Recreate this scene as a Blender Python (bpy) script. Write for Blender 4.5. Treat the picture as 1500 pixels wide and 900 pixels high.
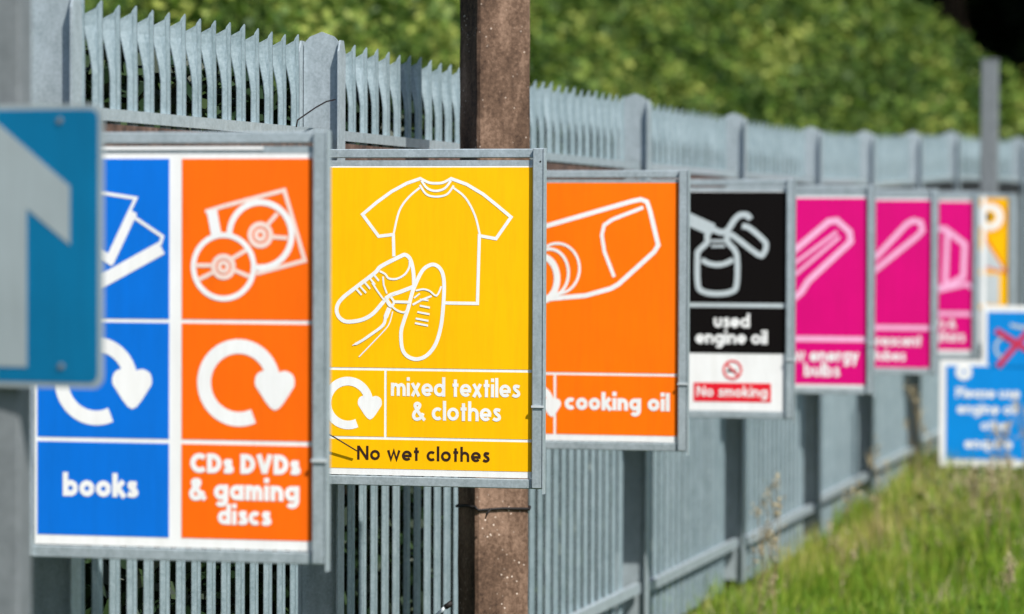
import bpy, math, random
import numpy as np
from mathutils import Vector, Matrix
random.seed(7); rng = np.random.default_rng(11)
for o in list(bpy.data.objects): bpy.data.objects.remove(o)
S = bpy.context.scene; COL = S.collection
R = math.radians

# ------------------------------------------------------------------ camera
EYE = 2.25                                   # eye height over the ground
YAW, PITCH, ROLL, FPX = 0.2497, -0.0224, 0.0037, 5150.0
cy_, sy_ = math.cos(YAW), math.sin(YAW)
Fv = Vector((-sy_*math.cos(PITCH), cy_*math.cos(PITCH), math.sin(PITCH)))
Rv = Vector((cy_, sy_, 0)); Uv = Rv.cross(Fv)
R2 = Rv*math.cos(ROLL)+Uv*math.sin(ROLL); U2 = Uv*math.cos(ROLL)-Rv*math.sin(ROLL)
cam = bpy.data.cameras.new('camera'); cam_o = bpy.data.objects.new('camera', cam); COL.objects.link(cam_o)
M3 = Matrix((R2, U2, -Fv)).transposed()
cam_o.matrix_world = Matrix.Translation((0, 0, EYE)) @ M3.to_4x4()
cam.sensor_width = 36; cam.lens = FPX/1500*36; cam.clip_start = 0.1; cam.clip_end = 2000
cam.dof.use_dof = True; cam.dof.focus_distance = 13.25; cam.dof.aperture_fstop = 1.9; cam.dof.aperture_blades = 9
S.camera = cam_o
S.render.resolution_x = 1024; S.render.resolution_y = 614

# ------------------------------------------------------------------ sky and sun
AZ, EL = R(47), R(48)
w = bpy.data.worlds.new('World'); S.world = w; w.use_nodes = True
nt = w.node_tree; bg = nt.nodes['Background']; sk = nt.nodes.new('ShaderNodeTexSky')
sk.sky_type = 'NISHITA'; sk.sun_disc = False; sk.sun_elevation = EL; sk.sun_rotation = math.pi-AZ
nt.links.new(sk.outputs[0], bg.inputs[0]); bg.inputs[1].default_value = 0.10
sl = bpy.data.lights.new('sun', 'SUN'); sl.energy = 4.6; sl.angle = R(0.53); sl.color = (1, 0.955, 0.88)
so = bpy.data.objects.new('sun', sl); COL.objects.link(so); so.location = (10, -10, 30)
d = Vector((-math.sin(AZ)*math.cos(EL), math.cos(AZ)*math.cos(EL), -math.sin(EL)))
so.rotation_euler = d.to_track_quat('-Z', 'Y').to_euler()
S.view_settings.view_transform = 'Standard'; S.view_settings.look = 'None'
S.view_settings.exposure = 0.55; S.view_settings.gamma = 1
S.render.engine = 'CYCLES'

# ------------------------------------------------------------------ helpers
def ray(px, py): return Fv*FPX + R2*(px-750) - U2*(py-450)
def at_y(px, py, Y):
    r = ray(px, py); t = Y/r.y; return Vector((r.x*t, Y, r.z*t+EYE))
def at_x(px, py, X):
    r = ray(px, py); t = X/r.x; return Vector((X, r.y*t, r.z*t+EYE))
def on_plane(px, py, p, n):
    r = ray(px, py); o = Vector((0, 0, EYE)); t = (p-o).dot(n)/r.dot(n); return o+r*t

def link(o, parent=None):
    COL.objects.link(o)
    if parent: o.parent = parent
    return o
def empty(name, loc=(0, 0, 0), rz=0):
    o = bpy.data.objects.new(name, None); o.location = loc; o.rotation_euler = (0, 0, rz); o.empty_display_size = .1
    return link(o)
def tag(o, label=None, cat=None, group=None, kind=None):
    if label: o['label'] = label
    if cat: o['category'] = cat
    if group: o['group'] = group
    if kind: o['kind'] = kind
    return o

class MB:
    def __init__(s): s.v = []; s.f = []; s.sm = False
    def add(s, vs, fs):
        b = len(s.v); s.v += [tuple(v) for v in vs]; s.f += [tuple(i+b for i in f) for f in fs]; return s
    def box(s, x0, x1, y0, y1, z0, z1, ch=0):
        if ch <= 0:
            vs = [(x, y, z) for z in (z0, z1) for y in (y0, y1) for x in (x0, x1)]
            return s.add(vs, [(0, 2, 3, 1), (4, 5, 7, 6), (0, 1, 5, 4), (2, 6, 7, 3), (0, 4, 6, 2), (1, 3, 7, 5)])
        c = ch; vs = []; 
        for z, k in ((z0, c), (z0+c, 0), (z1-c, 0), (z1, c)):
            a0, a1, b0, b1 = x0+k, x1-k, y0+k, y1-k
            e = c if k == 0 else c*.5
            vs += [(a0+e, b0, z), (a1-e, b0, z), (a1, b0+e, z), (a1, b1-e, z), (a1-e, b1, z), (a0+e, b1, z), (a0, b1-e, z), (a0, b0+e, z)]
        fs = [tuple(range(7, -1, -1)), tuple(range(24, 32))]
        for r in range(3):
            for i in range(8):
                j = (i+1) % 8; fs.append((r*8+i, r*8+j, r*8+8+j, r*8+8+i))
        return s.add(vs, fs)
    def prism(s, poly, fn, t0, t1):
        n = len(poly); vs = [fn(a, b, t0) for a, b in poly]+[fn(a, b, t1) for a, b in poly]
        fs = [tuple(range(n-1, -1, -1)), tuple(range(n, 2*n))]+[(i, (i+1) % n, n+(i+1) % n, n+i) for i in range(n)]
        return s.add(vs, fs)
    def tube(s, pts, r, n=8):
        pts = [Vector(p) for p in pts]; rs = r if isinstance(r, (list, tuple)) else [r]*len(pts)
        vs = []
        for i, p in enumerate(pts):
            t = (pts[min(i+1, len(pts)-1)]-pts[max(i-1, 0)]).normalized()
            a = t.cross(Vector((0.13, .27, 1))).normalized() if abs(t.z) < .95 else t.cross(Vector((1, 0, .1))).normalized()
            b = t.cross(a)
            for k in range(n):
                g = 2*math.pi*k/n; vs.append(p+(a*math.cos(g)+b*math.sin(g))*rs[i])
        fs = [(i*n+k, i*n+(k+1) % n, (i+1)*n+(k+1) % n, (i+1)*n+k) for i in range(len(pts)-1) for k in range(n)]
        fs += [tuple(range(n-1, -1, -1)), tuple(range((len(pts)-1)*n, len(pts)*n))]
        return s.add(vs, fs)
    def mesh(s, name, mat, smooth=False):
        m = bpy.data.meshes.new(name); m.from_pydata(s.v, [], s.f); m.materials.append(mat)
        if smooth: m.polygons.foreach_set('use_smooth', [True]*len(m.polygons))
        m.update(); return m
    def build(s, name, mat, parent=None, smooth=False):
        return link(bpy.data.objects.new(name, s.mesh(name, mat, smooth)), parent)

# ------------------------------------------------------------------ materials
def srgb(r, g, b, k=1.0):
    f = lambda c: (c/255/12.92 if c/255 <= .04045 else ((c/255+.055)/1.055)**2.4)*k
    return (f(r), f(g), f(b), 1)
def base(name, rough=.6, metal=0, spec=.5):
    m = bpy.data.materials.new(name); m.use_nodes = True; t = m.node_tree; p = t.nodes['Principled BSDF']
    p.inputs['Roughness'].default_value = rough; p.inputs['Metallic'].default_value = metal
    p.inputs['Specular IOR Level'].default_value = spec
    return m, t, p
def noise(t, scale, detail=4, rough=.55, vec=None, stretch=None):
    tc = t.nodes.new('ShaderNodeNewGeometry') if vec is None else None
    src = tc.outputs['Position'] if tc else vec
    if stretch:
        mp = t.nodes.new('ShaderNodeMapping'); mp.inputs['Scale'].default_value = stretch
        t.links.new(src, mp.inputs[0]); src = mp.outputs[0]
    n = t.nodes.new('ShaderNodeTexNoise'); n.inputs['Scale'].default_value = scale
    n.inputs['Detail'].default_value = detail; n.inputs['Roughness'].default_value = rough
    t.links.new(src, n.inputs['Vector']); return n
def ramp(t, fac, stops):
    r = t.nodes.new('ShaderNodeValToRGB'); e = r.color_ramp.elements
    while len(e) < len(stops): e.new(.5)
    for i, (p, c) in enumerate(stops): e[i].position = p; e[i].color = c
    t.links.new(fac, r.inputs[0]); return r
def g3(v, b=0): return (v*(1-b), v, v*(1+b), 1)

def galvanised(name, c0, c1, metal=.35, rough=.5, bump=.12):
    m, t, p = base(name, rough, metal)
    a = noise(t, 22, 6, .7, stretch=(1, 1, .5)); b = noise(t, 90, 3, .6)
    mx = t.nodes.new('ShaderNodeMix'); mx.data_type = 'FLOAT'; mx.inputs[0].default_value = .45
    t.links.new(a.outputs[0], mx.inputs[2]); t.links.new(b.outputs[0], mx.inputs[3])
    oi = t.nodes.new('ShaderNodeObjectInfo'); ad = t.nodes.new('ShaderNodeMath'); ad.operation = 'MULTIPLY_ADD'
    t.links.new(oi.outputs['Random'], ad.inputs[0]); ad.inputs[1].default_value = .07; t.links.new(mx.outputs[0], ad.inputs[2])
    r = ramp(t, ad.outputs[0], [(.38, c0), (.72, c1)]); t.links.new(r.outputs[0], p.inputs['Base Color'])
    bp = t.nodes.new('ShaderNodeBump'); bp.inputs['Strength'].default_value = bump; bp.inputs['Distance'].default_value = .004
    t.links.new(b.outputs[0], bp.inputs['Height']); t.links.new(bp.outputs[0], p.inputs['Normal'])
    return m
STEEL = galvanised('galvanised_steel', (.265, .32, .345, 1), (.46, .53, .575, 1))
FENCE = galvanised('fence_steel', (.15, .21, .235, 1), (.29, .365, .405, 1), .3, .5)
POSTM = galvanised('weathered_post_steel', (.12, .135, .145, 1), (.21, .23, .245, 1), .2, .6)

def printed(name, col, rough=.42, var=.05):
    m, t, p = base(name, rough, 0, .18)
    n = noise(t, 3.5, 4); c = Vector(col[:3])
    r = ramp(t, n.outputs[0], [(.3, (*(c*(1-var)), 1)), (.7, (*(c*(1+var*.4)), 1))])
    n2 = noise(t, 5, 6, .7, stretch=(7, 7, .6)); r2 = ramp(t, n2.outputs[0], [(.42, (1, 1, 1, 1)), (.78, (.80, .79, .76, 1))])
    mm = t.nodes.new('ShaderNodeMix'); mm.data_type = 'RGBA'; mm.blend_type = 'MULTIPLY'; mm.inputs[0].default_value = .55
    t.links.new(r.outputs[0], mm.inputs[6]); t.links.new(r2.outputs[0], mm.inputs[7])
    t.links.new(mm.outputs[2], p.inputs['Base Color'])
    rr = t.nodes.new('ShaderNodeMapRange'); rr.inputs[3].default_value = rough-.12; rr.inputs[4].default_value = rough+.15
    t.links.new(n2.outputs[0], rr.inputs[0]); t.links.new(rr.outputs[0], p.inputs['Roughness']); return m
WHITE = printed('white_vinyl', (.78, .79, .80, 1))
PALEW = printed('translucent_white_ink', (.80, .62, .56, 1))
PINKW = printed('pale_pink_ink', (.82, .42, .64, 1))
ORANGE = printed('orange_vinyl', (.86, .135, .003, 1))
ORANGE2 = printed('bright_orange_vinyl', (.90, .165, .002, 1))
YELLOW = printed('yellow_vinyl', (.90, .47, .001, 1))
BLUE = printed('blue_vinyl', (.002, .145, .62, 1))
BLACK = printed('black_vinyl', (.005, .004, .004, 1), .6)
BLACK.node_tree.nodes['Principled BSDF'].inputs['Specular IOR Level'].default_value = .06
MAG = printed('magenta_vinyl', (.63, .002, .175, 1))
RED = printed('red_ink', (.70, .012, .03, 1))
DULLRED = printed('sun_faded_red_ink', (.50, .035, .09, 1))
GREYINK = printed('grey_ink', (.44, .50, .53, 1))
BROWNINK = printed('dark_brown_ink', (.035, .016, .012, 1))
DIMBLUE = printed('dimmed_blue_sheeting', (.002, .14, .30, 1), .5, .12)  # arrow sign blue, darkened in colour to stand in for weaker sun
DIMWHITE = printed('dimmed_white_sheeting', (.30, .35, .375, 1), .5, .08)  # arrow sign white, lowered to grey for the same dim light
LIGHTGREY = printed('light_grey_ink', (.50, .55, .58, 1))
NOTICEB = printed('notice_blue', (.003, .225, .64, 1))
RUBBER = printed('black_cable_sheath', (.018, .016, .016, 1), .55)
def gap_brown():  # shadow brown for the strip that stands for the gap under the top rail
    m, t, p = base('brown_gap_strip', .85)
    n = noise(t, 25, 6, .65); r = ramp(t, n.outputs[0], [(.35, (.03, .018, .014, 1)), (.55, (.10, .055, .04, 1)), (.75, (.20, .14, .11, 1))])
    t.links.new(r.outputs[0], p.inputs['Base Color']); return m
GAPBROWN = gap_brown()
DARKGAP = printed('dark_gap_strip', (.02, .022, .024, 1), .8)  # near black for the far bays, painting the dark gap below the rail
def concrete():
    m, t, p = base('brown_aggregate_concrete', .9, 0, .2)
    a = noise(t, 6, 6, .6, stretch=(1, 1, .4)); b = noise(t, 60, 4, .75); v = t.nodes.new('ShaderNodeTexVoronoi'); v.inputs['Scale'].default_value = 42
    g = t.nodes.new('ShaderNodeNewGeometry'); t.links.new(g.outputs['Position'], v.inputs['Vector'])
    mx = t.nodes.new('ShaderNodeMix'); mx.data_type = 'FLOAT'; mx.inputs[0].default_value = .38
    t.links.new(a.outputs[0], mx.inputs[2]); t.links.new(b.outputs[0], mx.inputs[3])
    r = ramp(t, mx.outputs[0], [(.38, (.034, .020, .014, 1)), (.50, (.115, .070, .047, 1)), (.64, (.27, .175, .125, 1))])
    sp = ramp(t, v.outputs['Distance'], [(.10, (1, 1, 1, 1)), (.20, (0, 0, 0, 1))])
    cn = noise(t, 9, 2); cr = ramp(t, cn.outputs[0], [(.52, (0, 0, 0, 1)), (.62, (1, 1, 1, 1))])
    mm = t.nodes.new('ShaderNodeMath'); mm.operation = 'MULTIPLY'; t.links.new(sp.outputs[0], mm.inputs[0]); t.links.new(cr.outputs[0], mm.inputs[1])
    mc = t.nodes.new('ShaderNodeMix'); mc.data_type = 'RGBA'; t.links.new(mm.outputs[0], mc.inputs[0]); t.links.new(r.outputs[0], mc.inputs[6]); mc.inputs[7].default_value = (.62, .52, .44, 1)
    t.links.new(mc.outputs[2], p.inputs['Base Color'])
    bp = t.nodes.new('ShaderNodeBump'); bp.inputs['Strength'].default_value = .7; bp.inputs['Distance'].default_value = .008
    t.links.new(mx.outputs[0], bp.inputs['Height']); t.links.new(bp.outputs[0], p.inputs['Normal']); return m
CONC = concrete()
def leafmat(name, stops, rough=.55, trans=.25, nscale=.9, tw=.5):
    m, t, p = base(name, rough, 0, .25)
    at = t.nodes.new('ShaderNodeAttribute'); at.attribute_name = 'tint'
    n = noise(t, nscale, 4, .6)
    mx = t.nodes.new('ShaderNodeMix'); mx.data_type = 'FLOAT'; mx.inputs[0].default_value = tw
    t.links.new(n.outputs[0], mx.inputs[2]); t.links.new(at.outputs['Fac'], mx.inputs[3])
    r = ramp(t, mx.outputs[0], stops); t.links.new(r.outputs[0], p.inputs['Base Color'])
    tr = t.nodes.new('ShaderNodeBsdfTranslucent'); t.links.new(r.outputs[0], tr.inputs[0])
    ms = t.nodes.new('ShaderNodeMixShader'); ms.inputs[0].default_value = trans
    t.links.new(p.outputs[0], ms.inputs[1]); t.links.new(tr.outputs[0], ms.inputs[2])
    t.links.new(ms.outputs[0], t.nodes['Material Output'].inputs[0]); return m
LEAF = leafmat('bramble_leaf', [(.30, (.014, .036, .006, 1)), (.44, (.040, .088, .012, 1)), (.54, (.11, .19, .024, 1)), (.66, (.32, .36, .08, 1))], nscale=1.1, tw=.25)
IVY = leafmat('shade_toned_ivy_leaf', [(.2, (.006, .016, .007, 1)), (.6, (.012, .030, .011, 1)), (.9, (.05, .08, .02, 1))], .5, .05)  # leaf colour taken very dark to supply the shade between the pales
GRASS = leafmat('grass_blade', [(.26, (.08, .17, .012, 1)), (.44, (.17, .30, .022, 1)), (.55, (.30, .36, .045, 1)), (.70, (.56, .47, .20, 1))], .6, .35, 2.6, .45)
CONIF = leafmat('dark_yew_leaf', [(.2, (.008, .014, .007, 1)), (.6, (.014, .026, .010, 1)), (.9, (.03, .05, .015, 1))], .6, .05)
STRAW = leafmat('dry_weed_stem', [(.2, (.24, .18, .09, 1)), (.8, (.52, .46, .30, 1))], .7, .1, 8)
def soil():
    m, t, p = base('grassy_earth', .95, 0, .1)
    n = noise(t, 2.2, 8, .65); r = ramp(t, n.outputs[0], [(.3, (.022, .035, .010, 1)), (.55, (.045, .075, .016, 1)), (.75, (.09, .10, .035, 1))])
    t.links.new(r.outputs[0], p.inputs['Base Color'])
    bp = t.nodes.new('ShaderNodeBump'); bp.inputs['Distance'].default_value = .05; t.links.new(n.outputs[0], bp.inputs['Height']); t.links.new(bp.outputs[0], p.inputs['Normal']); return m
SOIL = soil()
def bark():
    m, t, p = base('dark_bark', .95, 0, .1)
    n = noise(t, 8, 6, stretch=(1, 1, .2)); r = ramp(t, n.outputs[0], [(.35, (.02, .014, .01, 1)), (.7, (.07, .05, .035, 1))]); t.links.new(r.outputs[0], p.inputs['Base Color']); return m
BARK = bark()

# ------------------------------------------------------------------ terrain
def sstep(a, b, x):
    t = np.clip((x-a)/(b-a), 0, 1); return t*t*(3-2*t)
def vnoise(x, y, seed=0):
    xi, yi = np.floor(x).astype(int), np.floor(y).astype(int); fx, fy = x-xi, y-yi
    fx = fx*fx*(3-2*fx); fy = fy*fy*(3-2*fy)
    def h(a, b):
        n = (a*374761393+b*668265263+seed*974711) & 0x7fffffff
        n = ((n ^ (n >> 13))*1274126177) & 0x7fffffff
        return ((n ^ (n >> 16)) & 0xffff)/65535.0
    return (h(xi, yi)*(1-fx)+h(xi+1, yi)*fx)*(1-fy)+(h(xi, yi+1)*(1-fx)+h(xi+1, yi+1)*fx)*fy
def height(X, Y):
    X = np.asarray(X, float); Y = np.asarray(Y, float)
    toe = 5.15+0*Y
    left = np.maximum(0, -X-toe)*.85
    left = np.minimum(left, 7+0*left)
    rise = 3.75*sstep(37, 50, Y)
    h = left+rise
    drop = sstep(51, 56, Y)
    h = h*(1-drop)+np.minimum(h, 3.2)*drop
    veg = np.clip(left*2+rise, 0, 1)*(1-drop)
    b = (vnoise(X*1.1+5, Y*1.1, 1)-.5)*.55+(vnoise(X*3+1, Y*3, 2)-.5)*.22
    dip = -.24*sstep(29, 23, Y)*sstep(-2.2, -4.0, X)-.10*sstep(21.5, 18, Y)*sstep(-1.5, -4.0, X)
    dip = dip+.42*sstep(22.5, 25.5, Y)*sstep(-3.95, -3.4, X)*sstep(36, 30, Y)
    return h+dip+b*veg*.85+(vnoise(X*.7, Y*.7, 3)-.5)*.06
def grid(name, xs, ys, mat, zoff=0):
    XX, YY = np.meshgrid(xs, ys); Z = height(XX, YY)+zoff
    v = np.stack([XX, YY, Z], -1).reshape(-1, 3); nx, ny = len(xs), len(ys)
    i = np.arange(ny-1)[:, None]*nx+np.arange(nx-1)[None, :]
    f = np.stack([i, i+1, i+nx+1, i+nx], -1).reshape(-1, 4)
    m = bpy.data.meshes.new(name); m.from_pydata(v.tolist(), [], f.tolist()); m.materials.append(mat)
    m.polygons.foreach_set('use_smooth', [True]*len(m.polygons))
    return link(bpy.data.objects.new(name, m))
xs = np.concatenate([np.linspace(-900, -40, 14)[:-1], np.arange(-40, -14, 1.0), np.arange(-14, -1, .25), np.arange(-1, 20, 1.5), np.linspace(20, 900, 14)])
ys = np.concatenate([np.linspace(-300, -6, 8)[:-1], np.arange(-6, 8, 1.0), np.arange(8, 58, .3), np.arange(58, 90, 2), np.linspace(90, 1500, 16)])
tag(grid('ground', xs, ys, SOIL), kind='structure')

def quads(name, P, size, mat, up=.6, aspect=1.0, tint=None):
    """many small leaf faces (pointed ovals cut to a kite) as one mesh"""
    n = len(P); nrm = rng.normal(size=(n, 3)); nrm[:, 2] = np.abs(nrm[:, 2])+up
    nrm /= np.linalg.norm(nrm, axis=1)[:, None]
    a = np.cross(nrm, rng.normal(size=(n, 3))); a /= np.linalg.norm(a, axis=1)[:, None]; b = np.cross(nrm, a)
    s = np.asarray(size)[:, None]
    v = np.stack([P-a*s*.6, P+b*s*.42*aspect-a*s*.05, P+a*s*.6+nrm*s*.12, P-b*s*.42*aspect-a*s*.05], 1).reshape(-1, 3)
    m = bpy.data.meshes.new(name); m.vertices.add(4*n); m.vertices.foreach_set('co', v.ravel())
    m.loops.add(4*n); m.loops.foreach_set('vertex_index', np.arange(4*n)); m.polygons.add(n)
    m.polygons.foreach_set('loop_start', np.arange(n)*4)
    m.update(calc_edges=True); m.materials.append(mat)
    at = m.attributes.new('tint', 'FLOAT', 'FACE'); at.data.foreach_set('value', rng.random(n) if tint is None else tint)
    return m
# undergrowth on the bank
n = 230000
X = -4.75-rng.random(n)**1.1*9.5; Y = 9+rng.random(n)*46
k = (X > -.44*Y-2.5) & (height(X, Y) < 9); X, Y = X[k], Y[k]
lift = rng.random(len(X))*.22*(.4+vnoise(X*2, Y*2, 7)*1.4)
P = np.stack([X, Y, height(X, Y)+lift], -1)
o = link(bpy.data.objects.new('bank_undergrowth', quads('bank_undergrowth', P, .035+rng.random(len(P))**2*.11, LEAF, .45)))
tag(o, 'thick green brambles and leaves covering the bank behind the fence', 'undergrowth', kind='stuff')
n = 9000
Y = 41+rng.random(n)*11; X = -4.9-rng.random(n)*5
k = vnoise(X*1.8, Y*1.8, 21) > .55; X, Y = X[k], Y[k]
P = np.stack([X, Y, height(X, Y)+rng.random(len(X))**1.5*.6*vnoise(X*4, Y*4, 22)], -1)
o = link(bpy.data.objects.new('bramble_shoots', quads('bramble_shoots', P, .04+rng.random(len(P))*.09, LEAF, .2)))
tag(o, 'loose leafy shoots standing up along the top edge of the far bank', 'undergrowth', kind='stuff')
# ivy-like shrubs behind the fence, added and coloured dark as shade in its gaps
n = 70000
X = -4.42-rng.random(n)*.7; Y = 8+rng.random(n)*31; X = X-.0*Y
P = np.stack([X, Y, height(X, Y)+rng.random(n)**.75*(2.62+.12*vnoise(Y*1.3, X, 9))], -1)
P[:, 0] += np.maximum(0, Y-33)*.114
n = 90000
X2 = -4.40-rng.random(n)*.75; Y2 = 8+rng.random(n)*31
cap = EYE+.60*(-X2/4.17)+np.maximum(0, Y2-26)*.012-.05*(Y2 > 18)
P2 = np.stack([X2, Y2, cap-rng.random(n)**1.2*(.75+.15*vnoise(Y2*2, X2, 31))], -1); P2[:, 0] += np.maximum(0, Y2-33)*.114
P = np.concatenate([P, P2]); n = len(P)
o = link(bpy.data.objects.new('ivy', quads('ivy', P, .05+rng.random(n)*.08, IVY, .2)))
tag(o, 'tangle of ivy stems and leaves right behind the grey fence, coloured dark for shade in its gaps', 'ivy', kind='stuff')
# end slope, right of frame too
n = 26000
X = -5.5+rng.random(n)*9; Y = 37+rng.random(n)*17
P = np.stack([X, Y, height(X, Y)+rng.random(n)*.2], -1)
o = link(bpy.data.objects.new('slope_weeds', quads('slope_weeds', P, .09+rng.random(n)**2*.16, LEAF, .5)))
tag(o, 'leafy weeds on the rising slope at the far end', 'weeds', kind='stuff')

def blades(name, X, Y, Hh, mat, wdt=.006, lean=.35, tint=None):
    n = len(X); Z = height(X, Y)-.01; g = rng.random(n)*2*np.pi
    dx, dy = np.cos(g), np.sin(g); L = lean*Hh*rng.random(n); g2 = rng.random(n)*2*np.pi; lx, ly = np.cos(g2)*L, np.sin(g2)*L
    w_ = wdt*(.6+rng.random(n)*.8)
    b = np.stack([X, Y, Z], -1); sd = np.stack([dx*w_, dy*w_, 0*w_], -1)
    mid = b+np.stack([lx*.35, ly*.35, Hh*.55], -1); tip = b+np.stack([lx, ly, Hh], -1)
    v = np.stack([b-sd, b+sd, mid+sd*.8, mid-sd*.8, tip], 1).reshape(-1, 3)
    m = bpy.data.meshes.new(name); m.vertices.add(5*n); m.vertices.foreach_set('co', v.ravel())
    i = np.arange(n)[:, None]*5
    li = (i+np.array([0, 1, 2, 3, 3, 2, 4])[None]).ravel()
    m.loops.add(7*n); m.loops.foreach_set('vertex_index', li); m.polygons.add(2*n)
    m.polygons.foreach_set('loop_start', (np.arange(n)[:, None]*7+np.array([0, 4])[None]).ravel())
    m.update(calc_edges=True); m.materials.append(mat)
    tt = rng.random(n) if tint is None else tint
    m.attributes.new('tint', 'FLOAT', 'FACE').data.foreach_set('value', np.repeat(tt, 2))
    return link(bpy.data.objects.new(name, m))
n = 120000
Y = 15+rng.random(n)**1.15*22; X = -4.6+rng.random(n)*5.2*(.35+.65*(Y-14)/22)
k = X > -.075*Y-5.2; X, Y = X[k], Y[k]
near = np.clip((-X-2.6)/1.4, 0, 1)               # closer to the fence: taller and drier
Hh = (.05+rng.random(len(X))**2.0*.17)*(1+near*.5)*(.6+vnoise(X*1.7, Y*1.1, 5)*.9)
tint = np.clip(rng.random(len(X))*.62+near*sstep(20.5, 23.5, Y)*.38*vnoise(X*2, Y*.8, 6)+.1*(Y > 24), 0, 1)
tag(blades('grass', X, Y, Hh, GRASS, .006, .5, tint), 'rough green and straw coloured grass in front of the fence', 'grass', kind='stuff')

n = 60000
Y = 9+rng.random(n)*30; X = -3.6+rng.random(n)*13
k = X > -.075*Y-4.2; X, Y = X[k], Y[k]
tag(blades('lawn_grass', X, Y, .05+rng.random(len(X))*.09, GRASS, .009, .6), 'short thin grass over the open ground right of the signs', 'grass', kind='stuff')
n = 5000
Y = 20+rng.random(n)*8; X = -4.3+rng.random(n)**1.5*1.9
k = vnoise(X*2.2, Y*1.4, 12) > .42; X, Y = X[k], Y[k]
tag(blades('dry_grass', X, Y, .12+rng.random(len(X))*.18, STRAW, .0035, .6), 'dry straw coloured grass stems along the foot of the fence', 'dry grass', kind='stuff')
n = 5000
Y = 17+rng.random(n)*14; X = -4.0+rng.random(n)*2.6
k = vnoise(X*1.6+3, Y*1.2, 14) > .55; X, Y = X[k], Y[k]
P = np.stack([X, Y, height(X, Y)+.03+rng.random(len(X))*.12], -1)
o = link(bpy.data.objects.new('broadleaf_weeds', quads('broadleaf_weeds', P, .03+rng.random(len(P))*.06, LEAF, .8)))
tag(o, 'low broad leaved weeds growing through the grass', 'weeds', kind='stuff')

# ------------------------------------------------------------------ fence
XF = -4.10; SC = XF/-4.03
PY = [7.62, 10.47, 13.33, 16.22, 19.14, 22.09, 25.07, 27.66, 30.44, 33.07]
PT = [.775, .775, .775, .765, .752, .742, .742, .785, .855, .93]          # post tops over eye height
PX = [XF]*10
A = R(6.5)                                             # the last bays turn a little to the right
for q in range(2):
    PX.append(PX[-1]+2.85*math.sin(A)); PY.append(PY[-1]+2.85*math.cos(A)); PT.append(.95)
fence = tag(empty('palisade_fence', (XF, 20, 0)), 'long galvanised steel palisade fence with splayed pointed tops behind the signs', 'fence')
FI = Vector((-XF, -20, 0))
def fpart(name, mesh, loc, rz=0, sub=None):
    o = link(bpy.data.objects.new(name, mesh), sub or fence); o.location = Vector(loc)+FI; o.rotation_euler = (0, 0, rz); return o
def pale_mesh(H):
    prof = [(-.034, -.004), (-.024, .009), (-.011, .010), (0, .001), (.011, .010), (.024, .009), (.034, -.004)]   # (y, x)
    zs = [0, H-.24, H-.19, H-.13, H-.085, H-.050]
    off = [0, .0, .006, .019, .030, .033]
    m = MB(); n = 7
    for z, f in zip(zs+[H], off+[.030]):
        for (y, x) in prof:
            e = (abs(y)/.034)**1.1*(1 if y < 0 else .12)
            zz = z
            if z == H: zz = {-.034: H-.050, -.024: H-.036, -.011: H-.026, 0: H-.016, .011: H, .024: H-.004, .034: H-.030}[y]
            m.v.append((x-f*e, y*(1+.25*f/.05*e), zz))
        for (y, x) in prof:
            e = (abs(y)/.034)**1.1*(1 if y < 0 else .12)
            zz = z
            if z == H: zz = m.v[-7][2]
            m.v.append((x-.0035-f*e, y*(1+.25*f/.05*e), zz))
    for r in range(len(zs)):
        a, b = r*14, (r+1)*14
        for i in range(6):
            m.f.append((a+i, a+i+1, b+i+1, b+i)); m.f.append((a+7+i+1, a+7+i, b+7+i, b+7+i+1))
        m.f.append((a+7, a, b, b+7)); m.f.append((a+6, a+13, b+13, b+6))
    a = len(zs)*14
    for i in range(6): m.f.append((a+i, a+i+1, a+8+i, a+7+i))
    return m.mesh('pale', FENCE)
PALE = pale_mesh(3.0)
def post_mesh():
    m = MB()
    # web with arched top (plane perpendicular to the fence), flanges front and back
    arc = [(-.004, 2.938), (-.030, 2.966), (-.080, 2.985), (-.130, 2.966), (-.154, 2.940)]
    poly = [(-.156, 0), (-.004, 0)]+arc
    m.prism(poly, lambda a, b, t: (a, t, b), -.004, .004)
    for x0, x1 in ((0, .007), (-.163, -.156)):
        fl = [(-.043, 0), (.043, 0), (.043, 2.905), (.020, 2.95), (-.020, 2.95), (-.043, 2.905)]
        m.prism(fl, lambda a, b, t: (t, a, b), x0-.003, x1-.003)
    return m.mesh('post', STEEL)
POST = post_mesh()
for i in range(12):
    fpart('post', POST, (PX[i], PY[i], EYE+PT[i]-2.985), -A if i > 9 else 0)
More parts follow.
